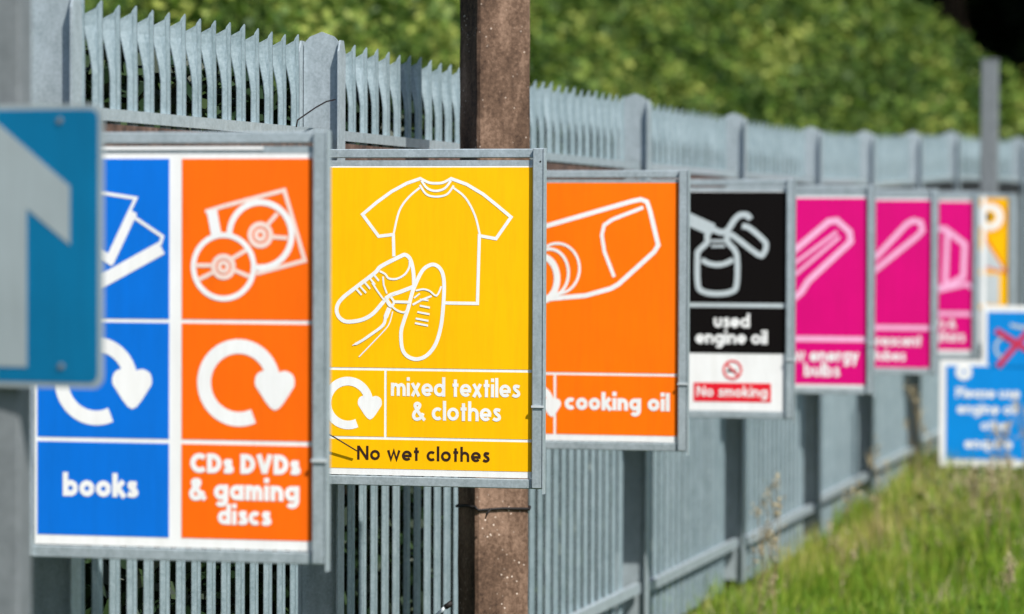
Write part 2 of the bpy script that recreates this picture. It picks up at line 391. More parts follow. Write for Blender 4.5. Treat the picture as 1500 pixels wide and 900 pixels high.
for i in range(11):
    p0 = Vector((PX[i], PY[i], 0)); p1 = Vector((PX[i+1], PY[i+1], 0)); L = (p1-p0).length
    dirv = (p1-p0)/L; rz = math.atan2(-dirv.x, dirv.y)
    up0 = PT[i]-.775; up1 = PT[i+1]-.775
    z0, z1 = EYE+.348+max(up0, -.02), EYE+.348+max(up1, -.02)
    if i >= 7: z0, z1 = EYE+.348+up0-.03, EYE+.348+up1-.03
    # rails: angle iron, front leg and top leg, spanning post to post
    def rail(za, zb, h, nm, mat=FENCE, xo=-.046, th=.006, top=True):
        m = MB(); a, b = .045, L-.045
        if i == 7: a = .045
        def sl(y): return za+(zb-za)*(y/L)
        def bar(x0, x1, lo, hi):
            m.add([(x, y, sl(y)+z) for y in (a, b) for x, z in ((x0, lo), (x1, lo), (x1, hi), (x0, hi))],
                  [(0, 1, 2, 3), (7, 6, 5, 4), (0, 4, 5, 1), (1, 5, 6, 2), (2, 6, 7, 3), (3, 7, 4, 0)])
        bar(xo, xo+th, 0, h)
        if top: bar(xo-.03, xo-.0005, h-.006, h)
        o = fpart(nm, m.mesh(nm, mat), (p0.x, p0.y, 0), rz); return o
    rr = rail(z0, z1, .040, 'rail', STEEL)
    rail(z0-.125, z1-.125, .115, 'gap_strip', GAPBROWN if i < 5 else DARKGAP, -.052, .008, False)  # added strip, coloured as the dark gap under the top rail
    lz = EYE-2.045+(.0 if i < 6 else .05*(i-5))
    rail(lz, lz+.02, .055, 'lower_rail', STEEL, -.030)
    nP = 15
    for k in range(nP):
        s_ = .21+(L-.59)*k/(nP-1)
        c = p0+dirv*s_; u = up0+(up1-up0)*s_/L
        tip = EYE+.742+max(u, -.03)+random.uniform(-.006, .006)
        o = fpart('pale', PALE, (c.x-.068, c.y, tip-3.0), rz+random.uniform(-.04, .04))

# ------------------------------------------------------------------ flat print tools
class Print:
    """flat ink shapes laid on a sign face; pts given in metres (u right, v up) on the sign plane"""
    def __init__(s): s.v = []; s.f = []; s.lv = 0
    def poly(s, pts):
        s.lv = (s.lv+1) % 7; z = .0001+s.lv*.0001; b = len(s.v)
        s.v += [(p[0], -z, p[1]) for p in pts]; s.f.append(tuple(range(b, b+len(pts))))
    def stroke(s, pts, w_, closed=False):
        pts = [Vector((p[0], p[1])) for p in pts]
        q = [pts[0]]
        for p in pts[1:]:
            if (p-q[-1]).length > 1e-5: q.append(p)
        if closed and (q[0]-q[-1]).length < 1e-5: q.pop()
        pts = q; n = len(pts); s.lv = (s.lv+1) % 7; z = .0001+s.lv*.0001; b = len(s.v)
        ws = w_ if isinstance(w_, (list, tuple)) else [w_]*n
        for i, p in enumerate(pts):
            if closed: a, c = pts[i-1], pts[(i+1) % n]
            else: a, c = pts[max(i-1, 0)], pts[min(i+1, n-1)]
            t0 = (p-a).normalized() if (p-a).length > 0 else (c-p).normalized()
            t1 = (c-p).normalized() if (c-p).length > 0 else t0
            t = (t0+t1); t = t.normalized() if t.length > 1e-4 else t0
            nn = Vector((-t.y, t.x)); k = 1/max(.5, nn.dot(Vector((-t0.y, t0.x))))
            o_ = nn*ws[i % len(ws)]/2*k
            zl = -z-7e-6*(i % 60); s.v += [(p.x+o_.x, zl, p.y+o_.y), (p.x-o_.x, zl, p.y-o_.y)]
        m = n if closed else n-1
        for i in range(m):
            j = (i+1) % n; s.f.append((b+2*i, b+2*i+1, b+2*j+1, b+2*j))
    def rect(s, x0, x1, z0, z1): s.poly([(x0, z0), (x1, z0), (x1, z1), (x0, z1)])
    def build(s, name, mat, parent):
        m = bpy.data.meshes.new(name); m.from_pydata(s.v, [], s.f); m.materials.append(mat)
        return link(bpy.data.objects.new(name, m), parent)
def arc(cx, cy, rx, a0, a1, n=20, ry=None):
    ry = rx if ry is None else ry
    return [(cx+rx*math.cos(R(a0+(a1-a0)*i/n)), cy+ry*math.sin(R(a0+(a1-a0)*i/n))) for i in range(n+1)]
def smooth(pts, k=5, closed=False):
    n = len(pts); out = []
    rngi = range(n if closed else n-1)
    for i in rngi:
        g = lambda j: pts[j % n] if closed else pts[max(0, min(n-1, j))]
        p0, p1, p2, p3 = g(i-1), g(i), g(i+1), g(i+2)
        for j in range(k):
            t = j/k
            out.append(tuple(.5*((2*p1[c])+(-p0[c]+p2[c])*t+(2*p0[c]-5*p1[c]+4*p2[c]-p3[c])*t*t+(-p0[c]+3*p1[c]-3*p2[c]+p3[c])*t**3) for c in (0, 1)))
    if not closed: out.append(tuple(pts[-1]))
    return out

# geometric stroke alphabet, em with x-height .5
def glyph(ch, w_):
    h = w_/2; r = .25-h; A_ = .74-0*h; cap = .70
    S_ = []; adv = .5
    C = lambda cx=.25, a0=0, a1=360: arc(cx, .25, r, a0, a1, 20)
    if ch == ' ': return [], .20
    if ch == 'o': S_ = [C()]
    elif ch == 'a': S_ = [C(), [(.5-h, 0), (.5-h, .5)]]
    elif ch == 'b': S_ = [C(), [(h, 0), (h, A_)]]
    elif ch == 'd': S_ = [C(), [(.5-h, 0), (.5-h, A_)]]
    elif ch == 'p': S_ = [C(), [(h, -.2), (h, .5)]]
    elif ch == 'g': S_ = [C(), [(.5-h, .5), (.5-h, .02)]+arc(.25, .02, r, 0, -140, 12, .17)]
    elif ch == 'c': S_ = [arc(.25, .25, r, 48, 312)]; adv = .43
    elif ch == 'e': S_ = [arc(.25, .25, r, 0, 318), [(h*1.5, .235), (.5-h*.2, .235)]]; adv = .49
    elif ch == 's': S_ = [smooth([(.33, .41), (.25, .5-h), (.15, .475-h*.6), (.115, .37), (.18, .28), (.27, .22), (.30, .125), (.22, h), (.13, h), (.04, .11)])]; adv = .36
    elif ch in 'nh':
        S_ = [[(h, 0), (h, .5 if ch == 'n' else A_)], arc(.225, .5-h-.16, .225-h, 180, 0, 12, .16)+[(.45-h, 0)]]; adv = .45
    elif ch == 'm':
        S_ = [[(h, 0), (h, .5)], arc(.195, .5-h-.15, .195-h, 180, 0, 10, .15)+[(.39-h, 0)], arc(.585-2*h, .5-h-.15, .195-h, 180, 0, 10, .15)+[(.78-3*h, 0)]]; adv = .78-2*h
    elif ch == 'u': S_ = [[(h, .5)]+arc(.22, h+.16, .22-h, 180, 360, 12, .16)+[(.44-h, .5)]]; adv = .44
    elif ch == 'i': S_ = [[(h, 0), (h, .5)], [(h, .585), (h, .585+w_)]]; adv = w_
    elif ch == 'l': S_ = [[(h, 0), (h, A_)]]; adv = w_
    elif ch == 't': S_ = [[(.15, 0), (.15, .66)], [(.03, .5-h*.8), (.28, .5-h*.8)]]; adv = .30
    elif ch == 'f': S_ = [[(.12, 0), (.12, .55)]+arc(.24, .58, .12, 180, 80, 8), [(.01, .5-h*.8), (.26, .5-h*.8)]]; adv = .28
    elif ch == 'r': S_ = [[(h, 0), (h, .5)], smooth([(h, .25), (h+.06, .40), (h+.19, .5-h*.9)])]; adv = .28
    elif ch == 'k': S_ = [[(h, 0), (h, A_)], [(.36, .5), (h+.05, .24)], [(h+.08, .29), (.40, 0)]]; adv = .42
    elif ch == 'v': S_ = [[(h*.8, .5), (.21, .04)], [(.42-h*.8, .5), (.21, .04)]]; adv = .42
    elif ch == 'w': S_ = [[(h*.8, .5), (.19, .04), (.33, .48), (.47, .04), (.66-h*.8, .5)]]; adv = .66
    elif ch == 'x': S_ = [[(h*.9, .5), (.42-h*.9, 0)], [(.42-h*.9, .5), (h*.9, 0)]]; adv = .42
    elif ch == 'y': S_ = [[(h*.8, .5), (.215, .03)], [(.43-h*.8, .5), (.13, -.2)]]; adv = .43
    elif ch == 'q': S_ = [C(), [(.5-h, -.2), (.5-h, .5)]]
    elif ch == 'C': S_ = [arc(.34, .35, .35-h, 45, 315, 24)]; adv = .57
    elif ch == 'D': S_ = [[(h, 0), (h, cap)], [(h, cap-h)]+arc(.2, .35, .35-h, 90, -90, 20)+[(h, h)]]; adv = .56
    elif ch == 'V': S_ = [[(h*.8, cap), (.29, .03)], [(.58-h*.8, cap), (.29, .03)]]; adv = .58
    elif ch == 'T': S_ = [[(.24, 0), (.24, cap)], [(0, cap-h), (.48, cap-h)]]; adv = .48
    elif ch == 'N': S_ = [[(h, 0), (h, cap)], [(h*1.1, cap-h*.4), (.58-h*1.1, h*.4)], [(.58-h, 0), (.58-h, cap)]]; adv = .58
    elif ch == 'P': S_ = [[(h, 0), (h, cap)], [(h, cap-h)]+arc(.2, .48, .22-h, 90, -90, 12)+[(h, .26+h)]]; adv = .42
    elif ch == '&': S_ = [smooth([(.55, 0.0), (.36, .20), (.17, .46), (.14, .58), (.23, .70-h), (.33, .58), (.29, .46), (.12, .30), (.07, .17), (.13, .06), (.25, .04), (.38, .10), (.48, .26)])]; adv = .56
    elif ch == '?': S_ = [arc(.2, .5, .2-h, 160, -60, 12)+[(.2, .2)], [(.2, 0), (.2, w_)]]; adv = .4
    return S_, adv
def lay_text(pr, s_, cx, cz, width, weight=.135, gap=.065, height_k=1.0):
    tot = 0; items = []
    for ch in s_:
        g, adv = glyph(ch, weight); items.append((g, tot)); tot += adv+gap
    tot -= gap; k = width/tot
    for g, x in items:
        for st in g:
            pr.stroke([(cx-width/2+(x+p[0])*k, cz+(p[1]-.25)*k*height_k) for p in st], weight*k)
    return k

# ------------------------------------------------------------------ recycling signs
SX = [-3.095, -3.154, -3.183, -3.180, -3.175, -3.155, -3.186, -3.200]
SY = [9.95, 12.88, 15.76, 18.61, 21.48, 24.32, 26.98, 29.60]
SW = [.885]+[.84]*7
ZT = EYE+.2813; HH = 1.292
GRP = 'recycling signs in galvanised frames along the fence'
class Sign:
    def __init__(s, k, label, dz=0, hh=HH, W_=None):
        s.k = k; s.Y = SY[k]; s.xr = SX[k]-.05; s.W = W_ or SW[k]; s.xl = s.xr-s.W; s.dz = dz
        dz = s.dz = [.003, .019, -.014, -.014, -.011, .001, .014, .02][k]; s.zt = ZT+dz; s.zb = ZT-hh+dz
        s.e = tag(empty('recycling_sign', ((s.xl+s.xr)/2, s.Y, s.zb)), label, 'sign', GRP)
        s.o = Vector(s.e.location); xl, xr, zt, zb = s.xl, s.xr, s.zt, s.zb
        L = lambda X: X-s.o.x; Z = lambda z: z-s.o.z
        t = .045
        f = MB().box(L(xl-.046), L(xr+.042), .004, .034, Z(zt-.034), Z(zt), .003); f.build('frame_rail', STEEL, s.e)
        MB().box(L(xl-.046), L(xr+.042), .002, .026, Z(zb+.006), Z(zb+.042), .003).build('frame_rail', STEEL, s.e)
        MB().box(L(xr+.001), L(xr+.0435), -.014, .020, Z(zb+.009), Z(zt+.002), .003).build('frame_stile', STEEL, s.e)
        MB().box(L(xl-.0475), L(xl-.003), -.014, .020, Z(zb+.009), Z(zt+.002), .003).build('frame_stile', STEEL, s.e)
        MB().box(L(xr+.0438), L(xr+.0470), -.018, .022, Z(zb-.012), Z(zt+.003)).build('edge_angle', STEEL, s.e)
        MB().box(L(xl), L(xr), .0075, .0105, Z(zt-.064), Z(zt-(.043 if k < 4 else .0345))).build('backing_strip', STEEL, s.e)
        zz = zt-.97+random.uniform(-.006, .006)
        MB().box(L(xr+.001), L(xr+.0490), -.021, -.0145, Z(zz-.004), Z(zz+.004)).build('tie_band', LIGHTGREY, s.e)
        s.pt = zt-.050; s.pb = s.zb+.045
        s.pan = MB().box(L(xl), L(xr), .006, .012, Z(zb+.048), Z(zt-.052-.0)).build('panel', WHITE, s.e) if False else None
        # brackets back to the fence post
        py = min(PY, key=lambda v: abs(v-s.Y-.4))
        for z in (zt-.25, zb+.25):
            MB().box(L(xl-.040), L(xl-.034), .031, py-s.Y-.042, Z(z-.02), Z(z+.02)).build('bracket', STEEL, s.e)
            MB().box(L(XF+.006), L(xl-.028), py-s.Y-.042, py-s.Y-.036, Z(z-.03), Z(z+.03)).build('bracket_plate', STEEL, s.e)
        if k == 1:
            q = at_y(793, 237, s.Y); MB().tube([(L(q.x), -.0142, Z(q.z)), (L(q.x), -.0155, Z(q.z))], .0035, 8).build('bolt_hole', RUBBER, s.e)
    def board(s, top, bot=None):
        L = lambda X: X-s.o.x
        zt_ = at_y(750, top, s.Y).z if False else top
        MB().box(L(s.xl), L(s.xr), .008, .013, s.zb+.046-s.o.z, zt_-s.o.z).build('panel', WHITE, s.e)
    def P(s, px, py):
        v = at_y(px, py, s.Y+.008); return (v.x-s.o.x, v.z-s.o.z)
    def x(s, X): return X-s.o.x
    def z(s, Z_): return Z_+EYE-s.o.z
    def fin(s, pr, name, mat, lift=0):
        o = pr.build(name, mat, s.e); o.location.y = .0066-lift*.35; return o
    def field(s, x0, x1, z0, z1, mat, lift=.0):
        """rect by absolute X and eye-relative Z"""
        m = MB(); m.box(s.x(x0), s.x(x1), .0068-lift, .0078, s.z(z0), s.z(z1)); return m.build('colour_field', mat, s.e)
    def line(s, pr, pts, w_, closed=False, sm=0):
        q = [s.P(*p) for p in pts]
        if sm: q = smooth(q, sm, closed)
        pr.stroke(q, w_, closed)
    def text(s, st, cx, cy, wpx, mat, weight=.135, hk=1.0, lift=.0012, gap=.065):
        pr = Print(); a = s.P(cx, cy); b = s.P(cx+wpx, cy)
        lay_text(pr, st, a[0], a[1], b[0]-a[0], weight, gap, hk); s.fin(pr, 'lettering', mat, lift)
    def recycle(s, cx, cy, ro, mat, lift=.0012):
        pr = Print(); c = s.P(cx, cy); u = s.P(cx+ro, cy)[0]-c[0]
        pr.stroke(arc(c[0], c[1], u*.835, -65, -353, 40), u*.33)
        hp = [(.39, .02), (.44, .20), (.60, .285), (.78, .25), (.86, .235), (.97, .255), (1.12, .285), (1.29, .20), (1.34, .02), (1.27, -.16), (.87, -.62), (.46, -.15)]
        pr.poly([(c[0]+a*u, c[1]+b*u) for a, b in smooth(hp, 4, True)])
        s.fin(pr, 'recycling_symbol', mat, lift)

# --- sign 1: books / CDs
s = Sign(0, 'recycling sign with blue books half and orange CDs, DVDs and gaming discs half')
s.board(EYE+.219)
for z0, z1 in ((-.276, .204), (-.636, -.288), (-.932, -.650)):
    s.field(s.xl+.008, -3.600, z0, z1, BLUE); s.field(-3.560, s.xr-.004, z0, z1, ORANGE)
MB().box(s.x(s.xl+.02), s.x(s.xr-.16), .004, .0075, s.z(.231), s.z(.240)).build('torn_tape', WHITE, s.e)
s.text('CDs DVDs', 359, 684, 161, WHITE, .19, gap=.045)
s.text('& gaming', 358, 722, 162, WHITE, .17, gap=.045)
s.text('discs', 358, 759, 78, WHITE, .17, gap=.045)
s.text('books', 147, 716, 110, WHITE, .17, gap=.045)
s.recycle(350, 561, 61, WHITE); s.recycle(141, 558.5, 61, WHITE)
q = lambda x, y: (260+x/4.5, 260+y/4.5)
pr = Print()
s.line(pr, [q(185, 228), q(300, 192), q(705, 85), q(840, 548), q(520, 635)], .0125)
s.fin(pr, 'picture', PALEW, .0012)
pr = Print(); c = q(548, 380); cc = s.P(*c); u = s.P(c[0]+10, c[1])[0]-cc[0]; u /= 45
pr.stroke(arc(cc[0], cc[1], 205*u, 178, -98, 48), 38*u)
c2 = s.P(*q(305, 590)); pr.stroke(arc(c2[0], c2[1], 200*u, 0, 360, 48), 34*u)
pr.stroke([s.P(*q(228, 215)), s.P(*q(256, 372))], 68*u)
s.fin(pr, 'picture', WHITE, .0014)
pr = Print()
for (cx, cz), rr in ((cc, 68), (c2, 66)):
    pr.stroke(arc(cx, cz, rr*u, 0, 360, 32), 32*u); pr.stroke(arc(cx, cz, 28*u, 0, 360, 20), 28*u)
for a, b in (((115, 580), (225, 580)), ((138, 675), (238, 625)), ((362, 535), (478, 465)), ((375, 612), (480, 655)), ((598, 310), (660, 238)), ((622, 392), (725, 400))):
    s.line(pr, [q(*a), q(*b)], 26*u)
s.fin(pr, 'picture', PALEW, .0016)
q = lambda x, y: (x/3, 150+y/3)
pr = Print()
s.line(pr, [q(250, 370), q(440, 397), q(598, 422), q(560, 500)], .010)
s.line(pr, [q(585, 480), q(480, 705)], .030)
s.line(pr, [q(590, 505), q(715, 590), q(705, 625)], .010)
s.line(pr, [q(240, 905), q(450, 785), q(712, 640)], .040)
s.line(pr, [q(260, 560), q(440, 660), q(500, 705)], .026)
s.line(pr, [q(250, 370), q(210, 560), q(260, 860)], .010)
s.fin(pr, 'picture', WHITE, .0012)

# --- sign 2: mixed textiles
s = Sign(1, 'yellow recycling sign for mixed textiles and clothes with T-shirt and shoes')
s.board(EYE+.2355)
xl, xr = s.xl+.004, s.xr-.001; T = .0055
s.field(xl, xr, -.540+T, .230, YELLOW)
s.field(xl, -3.789, -.804+T, -.540-T, YELLOW); s.field(-3.779, xr, -.804+T, -.540-T, YELLOW)
s.field(xl, xr, -.921, -.804-T, YELLOW)
q = lambda x, y: (460+x/2.5, 180+y/2.5)
pr = Print()
s.line(pr, [q(392, 204), q(340, 222), q(285, 252), q(230, 292), q(178, 336), q(237, 416), q(296, 409)], .0125)
s.line(pr, [q(291, 409), q(293, 490)], .0125)
s.line(pr, [q(500, 204), q(560, 226), q(620, 262), q(672, 304), q(722, 346), q(667, 425), q(606, 414), q(599, 662), q(474, 660)], .0125)
s.line(pr, [q(388, 203), q(420, 219), q(447, 222), q(474, 219), q(504, 203)], .010, sm=4)
s.line(pr, [q(394, 212), q(415, 240), q(446, 250), q(480, 240), q(502, 212)], .009, sm=4)
s.line(pr, [q(388, 228), q(412, 262), q(448, 271), q(488, 262), q(512, 230)], .008, sm=4)
s.line(pr, [q(388, 238), q(345, 275), q(312, 325), q(292, 408)], .008, sm=4)
s.line(pr, [q(510, 238), q(555, 275), q(590, 340), q(608, 412)], .008, sm=4)
s.fin(pr, 'picture', WHITE, .0012)
q = lambda x, y: (480+x/4.735, 350+y/4.735)
pr = Print()
s.line(pr, [q(600, 335), q(595, 230), q(575, 145), q(540, 112), q(500, 125), q(370, 192), q(330, 235), q(200, 335), q(100, 415), q(65, 475), q(72, 530), q(110, 568), q(165, 575), q(250, 558), q(320, 515), q(385, 440), q(430, 395), q(500, 370), q(590, 335)], .015, sm=4)
s.line(pr, [q(600, 340), q(655, 225), q(710, 183), q(755, 185), q(792, 225), q(808, 300), q(805, 430), q(788, 600), q(750, 730), q(690, 808), q(620, 835), q(555, 815), q(518, 760), q(510, 650), q(530, 570), q(560, 480), q(580, 400)], .0145, True, sm=4)
s.fin(pr, 'picture', WHITE, .0014)
pr = Print()
s.line(pr, [q(362, 225), q(400, 245), q(425, 275), q(480, 278), q(535, 248), q(566, 200), q(570, 155)], .008, sm=4)
s.line(pr, [q(385, 262), q(390, 320), q(412, 380)], .007)
s.line(pr, [q(310, 305), q(345, 360), q(392, 425)], .007)
for a, b in (((200, 348), (236, 390)), ((222, 325), (268, 376)), ((256, 300), (296, 348)), ((292, 272), (330, 318)), ((322, 250), (356, 292)),
             ((607, 585), (697, 603)), ((612, 553), (700, 570)), ((624, 508), (708, 524)), ((640, 464), (710, 478))):
    s.line(pr, [q(*a), q(*b)], .0075)
s.line(pr, [q(612, 360), q(665, 350), q(710, 363), q(757, 395), q(790, 330)], .007, sm=4)
s.line(pr, [q(590, 458), q(650, 425), q(722, 398)], .008)
s.line(pr, [q(600, 412), q(640, 380)], .006)
s.line(pr, [q(640, 420), q(700, 428)], .006)
s.line(pr, [q(455, 437), q(575, 440)], .011)
s.line(pr, [q(400, 400), q(450, 470), q(490, 500), q(535, 510), q(560, 480)], .008, sm=4)
s.line(pr, [q(470, 372), q(425, 400), q(415, 440), q(440, 470), q(462, 440), q(440, 405)], .009, sm=4)
a = [s.P(*q(*p)) for p in ((430, 480), (405, 540), (385, 600), (300, 665), (230, 712), (172, 740))]
pr.stroke(smooth(a, 4), [.018]*5+[.012]*5+[.011]*5+[.010]*4+[.003]*2)
s.line(pr, [q(452, 505), q(432, 580), q(400, 630), q(300, 735), q(218, 820)], .0045, sm=4)
s.fin(pr, 'picture', WHITE, .0030)
s.recycle(480+145/4.84, 540+245/4.84, 37, WHITE)
s.text('mixed textiles', 667, 572, 191, WHITE, .135, 1.10, gap=.045)
s.text('& clothes', 668.5, 607, 131, WHITE, .135, 1.10, gap=.045)
s.text('No wet clothes', 620, 668, 196, BROWNINK, .125, .98, gap=.085)

# --- sign 3: cooking oil
s = Sign(2, 'orange recycling sign for cooking oil with a bottle drawing')
def ez(sg, px, py): return sg.P(px, py)[1]+sg.o.z-EYE
top = ez(s, 900, 268); s.board(EYE+top+.010)
ln = ez(s, 900, 548.5); bt = ez(s, 900, 637.5); vx = s.P(813, 590)[0]+s.o.x
s.field(s.xl+.004, s.xr-.001, ln+.006, top, ORANGE2)
s.field(s.xl+.004, vx-.006, bt, ln-.006, ORANGE2); s.field(vx+.006, s.xr-.001, bt, ln-.006, ORANGE2)
q = lambda x, y: (780+x/2.045, 220+y/2.045)
pr = Print()
s.line(pr, [q(-160, 320), q(-120, 270), q(40, 228), q(300, 153), q(325, 148), q(343, 155), q(352, 180), q(377, 285), q(365, 305), q(258, 402), q(235, 415), q(160, 436), q(70, 444), q(-100, 460), q(-160, 430)], .021)
s.line(pr, [q(332, 172), q(240, 208), q(215, 225), q(208, 255), q(216, 305), q(245, 380)], .017)
s.fin(pr, 'picture', WHITE, .0012)
pr = Print()
for cx, cy, rx, ry, wd in ((75, 355, 66, 76, .012), (52, 368, 56, 72, .014), (28, 385, 46, 66, .030)):
    c = s.P(*q(cx, cy)); e = s.P(*q(cx+rx, cy+ry)); pr.stroke(arc(c[0], c[1], e[0]-c[0], 120, -100, 24, c[1]-e[1]), wd)
s.fin(pr, 'picture', WHITE, .0030)
s.text('cooking oil', 904, 592.5, 155, WHITE, .17, 1.0, gap=.04)
s.recycle(783, 592, 29, WHITE)

# --- sign 4: used engine oil
s = Sign(3, 'black recycling sign for used engine oil above a red No smoking bar')
top = ez(s, 1080, 281.5); s.board(EYE+top+.004)
ln = ez(s, 1080, 447.5); bt = ez(s, 1080, 518)
s.field(s.xl+.004, s.xr-.001, ln+.012, top, BLACK); s.field(s.xl+.004, s.xr-.001, bt, ln-.012, BLACK)
MB().box(s.x(s.xl+.004), s.x(s.xr-.001), .0070, .0078, s.z(ln-.0115), s.z(ln+.0115)).build('rule_line', GREYINK, s.e)
q = lambda x, y: (1000+x/5.294, 290+y/5.294)
pr = Print(); W4 = .030
s.line(pr, [q(-260, 30), q(45, 165), q(235, 250)], .068)
s.line(pr, [q(215, 255), q(190, 295), q(192, 345), q(125, 410), q(115, 460), q(118, 670), q(160, 728), q(270, 745), q(380, 728), q(420, 670), q(420, 440), q(355, 350), q(345, 300), q(390, 292), q(585, 440), q(632, 425), q(648, 365), q(620, 320), q(520, 235), q(462, 218)], W4, sm=3)
s.fin(pr, 'picture', GREYINK, .0012)
pr = Print()
s.line(pr, [q(230, 240), q(300, 268), q(350, 250), q(400, 175), q(445, 135), q(500, 135), q(525, 168)], .032, sm=4)
s.line(pr, [q(150, 480), q(200, 508), q(270, 520), q(335, 508), q(392, 480)], .028, sm=3)
s.line(pr, [q(222, 335), q(328, 335)], .014); s.line(pr, [q(222, 375), q(328, 375)], .014)
s.fin(pr, 'picture', GREYINK, .0030)
s.text('used', 1072, 473, 53, WHITE, .15, .98, gap=.03)
s.text('engine oil', 1071.5, 497, 106, WHITE, .15, .98, gap=.03)
a = s.P(1016, 588); b = s.P(1129.5, 562)
pr = Print(); pr.rect(a[0], b[0], a[1], b[1]); s.fin(pr, 'red_bar', RED, .0003)
s.text('No smoking', 1072.5, 576, 104, WHITE, .13, 1.0, .003)
pr = Print(); c = s.P(1073, 542); pr.stroke(arc(c[0], c[1], .048, 0, 360, 24), .011); pr.stroke([(c[0]-.034, c[1]+.034), (c[0]+.034, c[1]-.034)], .010)
s.fin(pr, 'no_smoking_symbol', RED, .0022)
pr = Print(); pr.stroke([(c[0]-.032, c[1]-.006), (c[0]+.022, c[1]-.006)], .012); s.fin(pr, 'no_smoking_symbol', BROWNINK, .0012)

# --- signs 5-7: magenta
def magenta(k, label, tp, lnp, btp, px, lines, draw):
    s = Sign(k, label)
    top, ln, bt = ez(s, px, tp), ez(s, px, lnp), ez(s, px, btp)
    top = s.zt-.066-EYE-.012; s.board(s.zt-.066)
    s.field(s.xl+.004, s.xr-.001, ln+.017, top, MAG); s.field(s.xl+.004, s.xr-.001, bt, ln-.017, MAG)
    MB().box(s.x(s.xl+.004), s.x(s.xr-.001), .0070, .0078, s.z(ln-.0165), s.z(ln+.0165)).build('rule_line', PINKW, s.e)
    for t in lines: s.text(t[0], t[1], t[2], t[3], WHITE, .15, 1.1, gap=.04)
    c = (ln+bt)/2; x0 = s.x(s.xl+.13)
    pr = Print(); draw(s, pr); s.fin(pr, 'picture', PINKW, .0012)
    a = (s.xl+.10); py = (lnp+btp)/2
    pr = Print(); u = .075; cx, cz = s.x(a), s.z(c)
    pr.stroke(arc(cx, cz, u*.835, -65, -353, 40), u*.33)
    pr.poly([(cx+.42*u, cz+.25*u), (cx+1.30*u, cz+.25*u), (cx+.87*u, cz-.6*u)])
    s.fin(pr, 'recycling_symbol', WHITE, .0012)
    return s
q5 = lambda x, y: (1140+x/2.5, 240+y/2.5)
def d5(s, pr):
    s.line(pr, [q5(-60, 410), q5(60, 318), q5(185, 212), q5(215, 208), q5(262, 250), q5(266, 285), q5(110, 430), q5(85, 470), q5(-20, 560)], .037)
    s.line(pr, [q5(-20, 430), q5(60, 365), q5(215, 250)], .020)
    s.line(pr, [q5(0, 460), q5(70, 400), q5(225, 268)], .020)
magenta(4, 'magenta recycling sign for low energy bulbs, widest of the magenta signs', 294, 497, 563.5, 1220,
        [('low energy', 1201, 523, 114), ('bulbs', 1204, 545, 52)], d5)
def d6(s, pr):
    s.line(pr, [q5(200, 465), q5(355, 345), q5(470, 222), q5(495, 208), q5(522, 215), q5(528, 245), q5(510, 265), q5(355, 390), q5(220, 500)], .036)
magenta(5, 'magenta recycling sign for fluorescent tubes, between the other two magenta signs', 299, 480.5, 539, 1325,
        [('fluorescent', 1301, 501, 98), ('tubes', 1303, 523, 46)], d6)
def d7(s, pr):
    s.line(pr, [q5(480, 250), q5(560, 238), q5(612, 240), q5(683, 295), q5(678, 415), q5(600, 455), q5(480, 440)], .042)
    s.line(pr, [q5(620, 245), q5(612, 440)], .038)
    s.line(pr, [q5(560, 470), q5(690, 440), q5(722, 462)], .034)
magenta(6, 'magenta recycling sign for TVs and monitors, next to the blue notice', 299, 460, 513, 1400,
        [('TVs &', 1380, 476, 40), ('monitors', 1377, 495, 72)], d7)

# --- sign 8: yellow, farthest
s = Sign(7, 'farthest yellow sign with round and triangular pictures above the blue notice')
s.board(s.zt-.05)
s.field(s.xl+.004, s.xr-.001, -.66, ez(s, 1470, 285)-.002, YELLOW)
pr = Print(); c = s.P(1450, 318); e = s.P(1474, 318)
pr.stroke(arc(c[0], c[1], (e[0]-c[0])*.62, 0, 360, 30), (e[0]-c[0])*.42); s.fin(pr, 'picture', WHITE, .0012)
pr = Print(); pr.stroke(arc(c[0], c[1], (e[0]-c[0])*1.0, 0, 360, 30), .006)
s.line(pr, [(1443, 346), (1476, 400), (1443, 392)], .014); s.fin(pr, 'picture', RED, .0026)
pr = Print(); pr.poly([s.P(1420, 396), s.P(1471, 396), s.P(1443, 354)]); pr.poly([s.P(1430, 402), s.P(1464, 402), s.P(1464, 446), s.P(1430, 446)]); s.fin(pr, 'picture', LIGHTGREY, .0012)
pr = Print(); c = s.P(1448, 318); pr.stroke(arc(c[0], c[1], .016, 0, 360, 12), .03); s.fin(pr, 'picture', BROWNINK, .003)
pr = Print()
for i in range(5): s.line(pr, [(1430, 407+i*9), (1464, 407+i*9)], .006)
s.fin(pr, 'picture', GREYINK, .003)

# ------------------------------------------------------------------ blue notice board (near the far end)
NY = 26.05
e = tag(empty('notice_board', at_y(1440, 690, NY)), 'white edged blue notice with a red cross and white writing, standing in the grass', 'notice board')
eo = Vector(e.location)
def NP(px, py, dy=0): v = at_y(px, py, NY+dy)-eo; return (v.x, v.z)
def nboard(pts, name, mat, y0, y1):
    m = MB(); m.prism(pts, lambda a, b, t: (a, t, b), y1, y0); return m.build(name, mat, e)
a, b = NP(1376, 683), NP(1575, 530)
nboard([a, (b[0], a[1]), b, (a[0], b[1])], 'lower_board', WHITE, 0, .012)
a, b = NP(1439, 528.5), NP(1575, 449)
nboard([a, (b[0], a[1]), b, (a[0], b[1])], 'upper_board', WHITE, 0, .012)
a, b = NP(1385, 672), NP(1566, 538.2)
nboard([a, (b[0], a[1]), b, (a[0], b[1])], 'colour_field', NOTICEB, -.002, -.0005)
c0, c1 = NP(1446, 538), NP(1566, 458); r_ = .045
pts = arc(c0[0]+r_, c0[1]+r_, r_, 180, 270, 8)+[(c1[0], c0[1]), c1, (c0[0], c1[1])]
nboard(pts, 'colour_field', NOTICEB, -.002, -.0005)
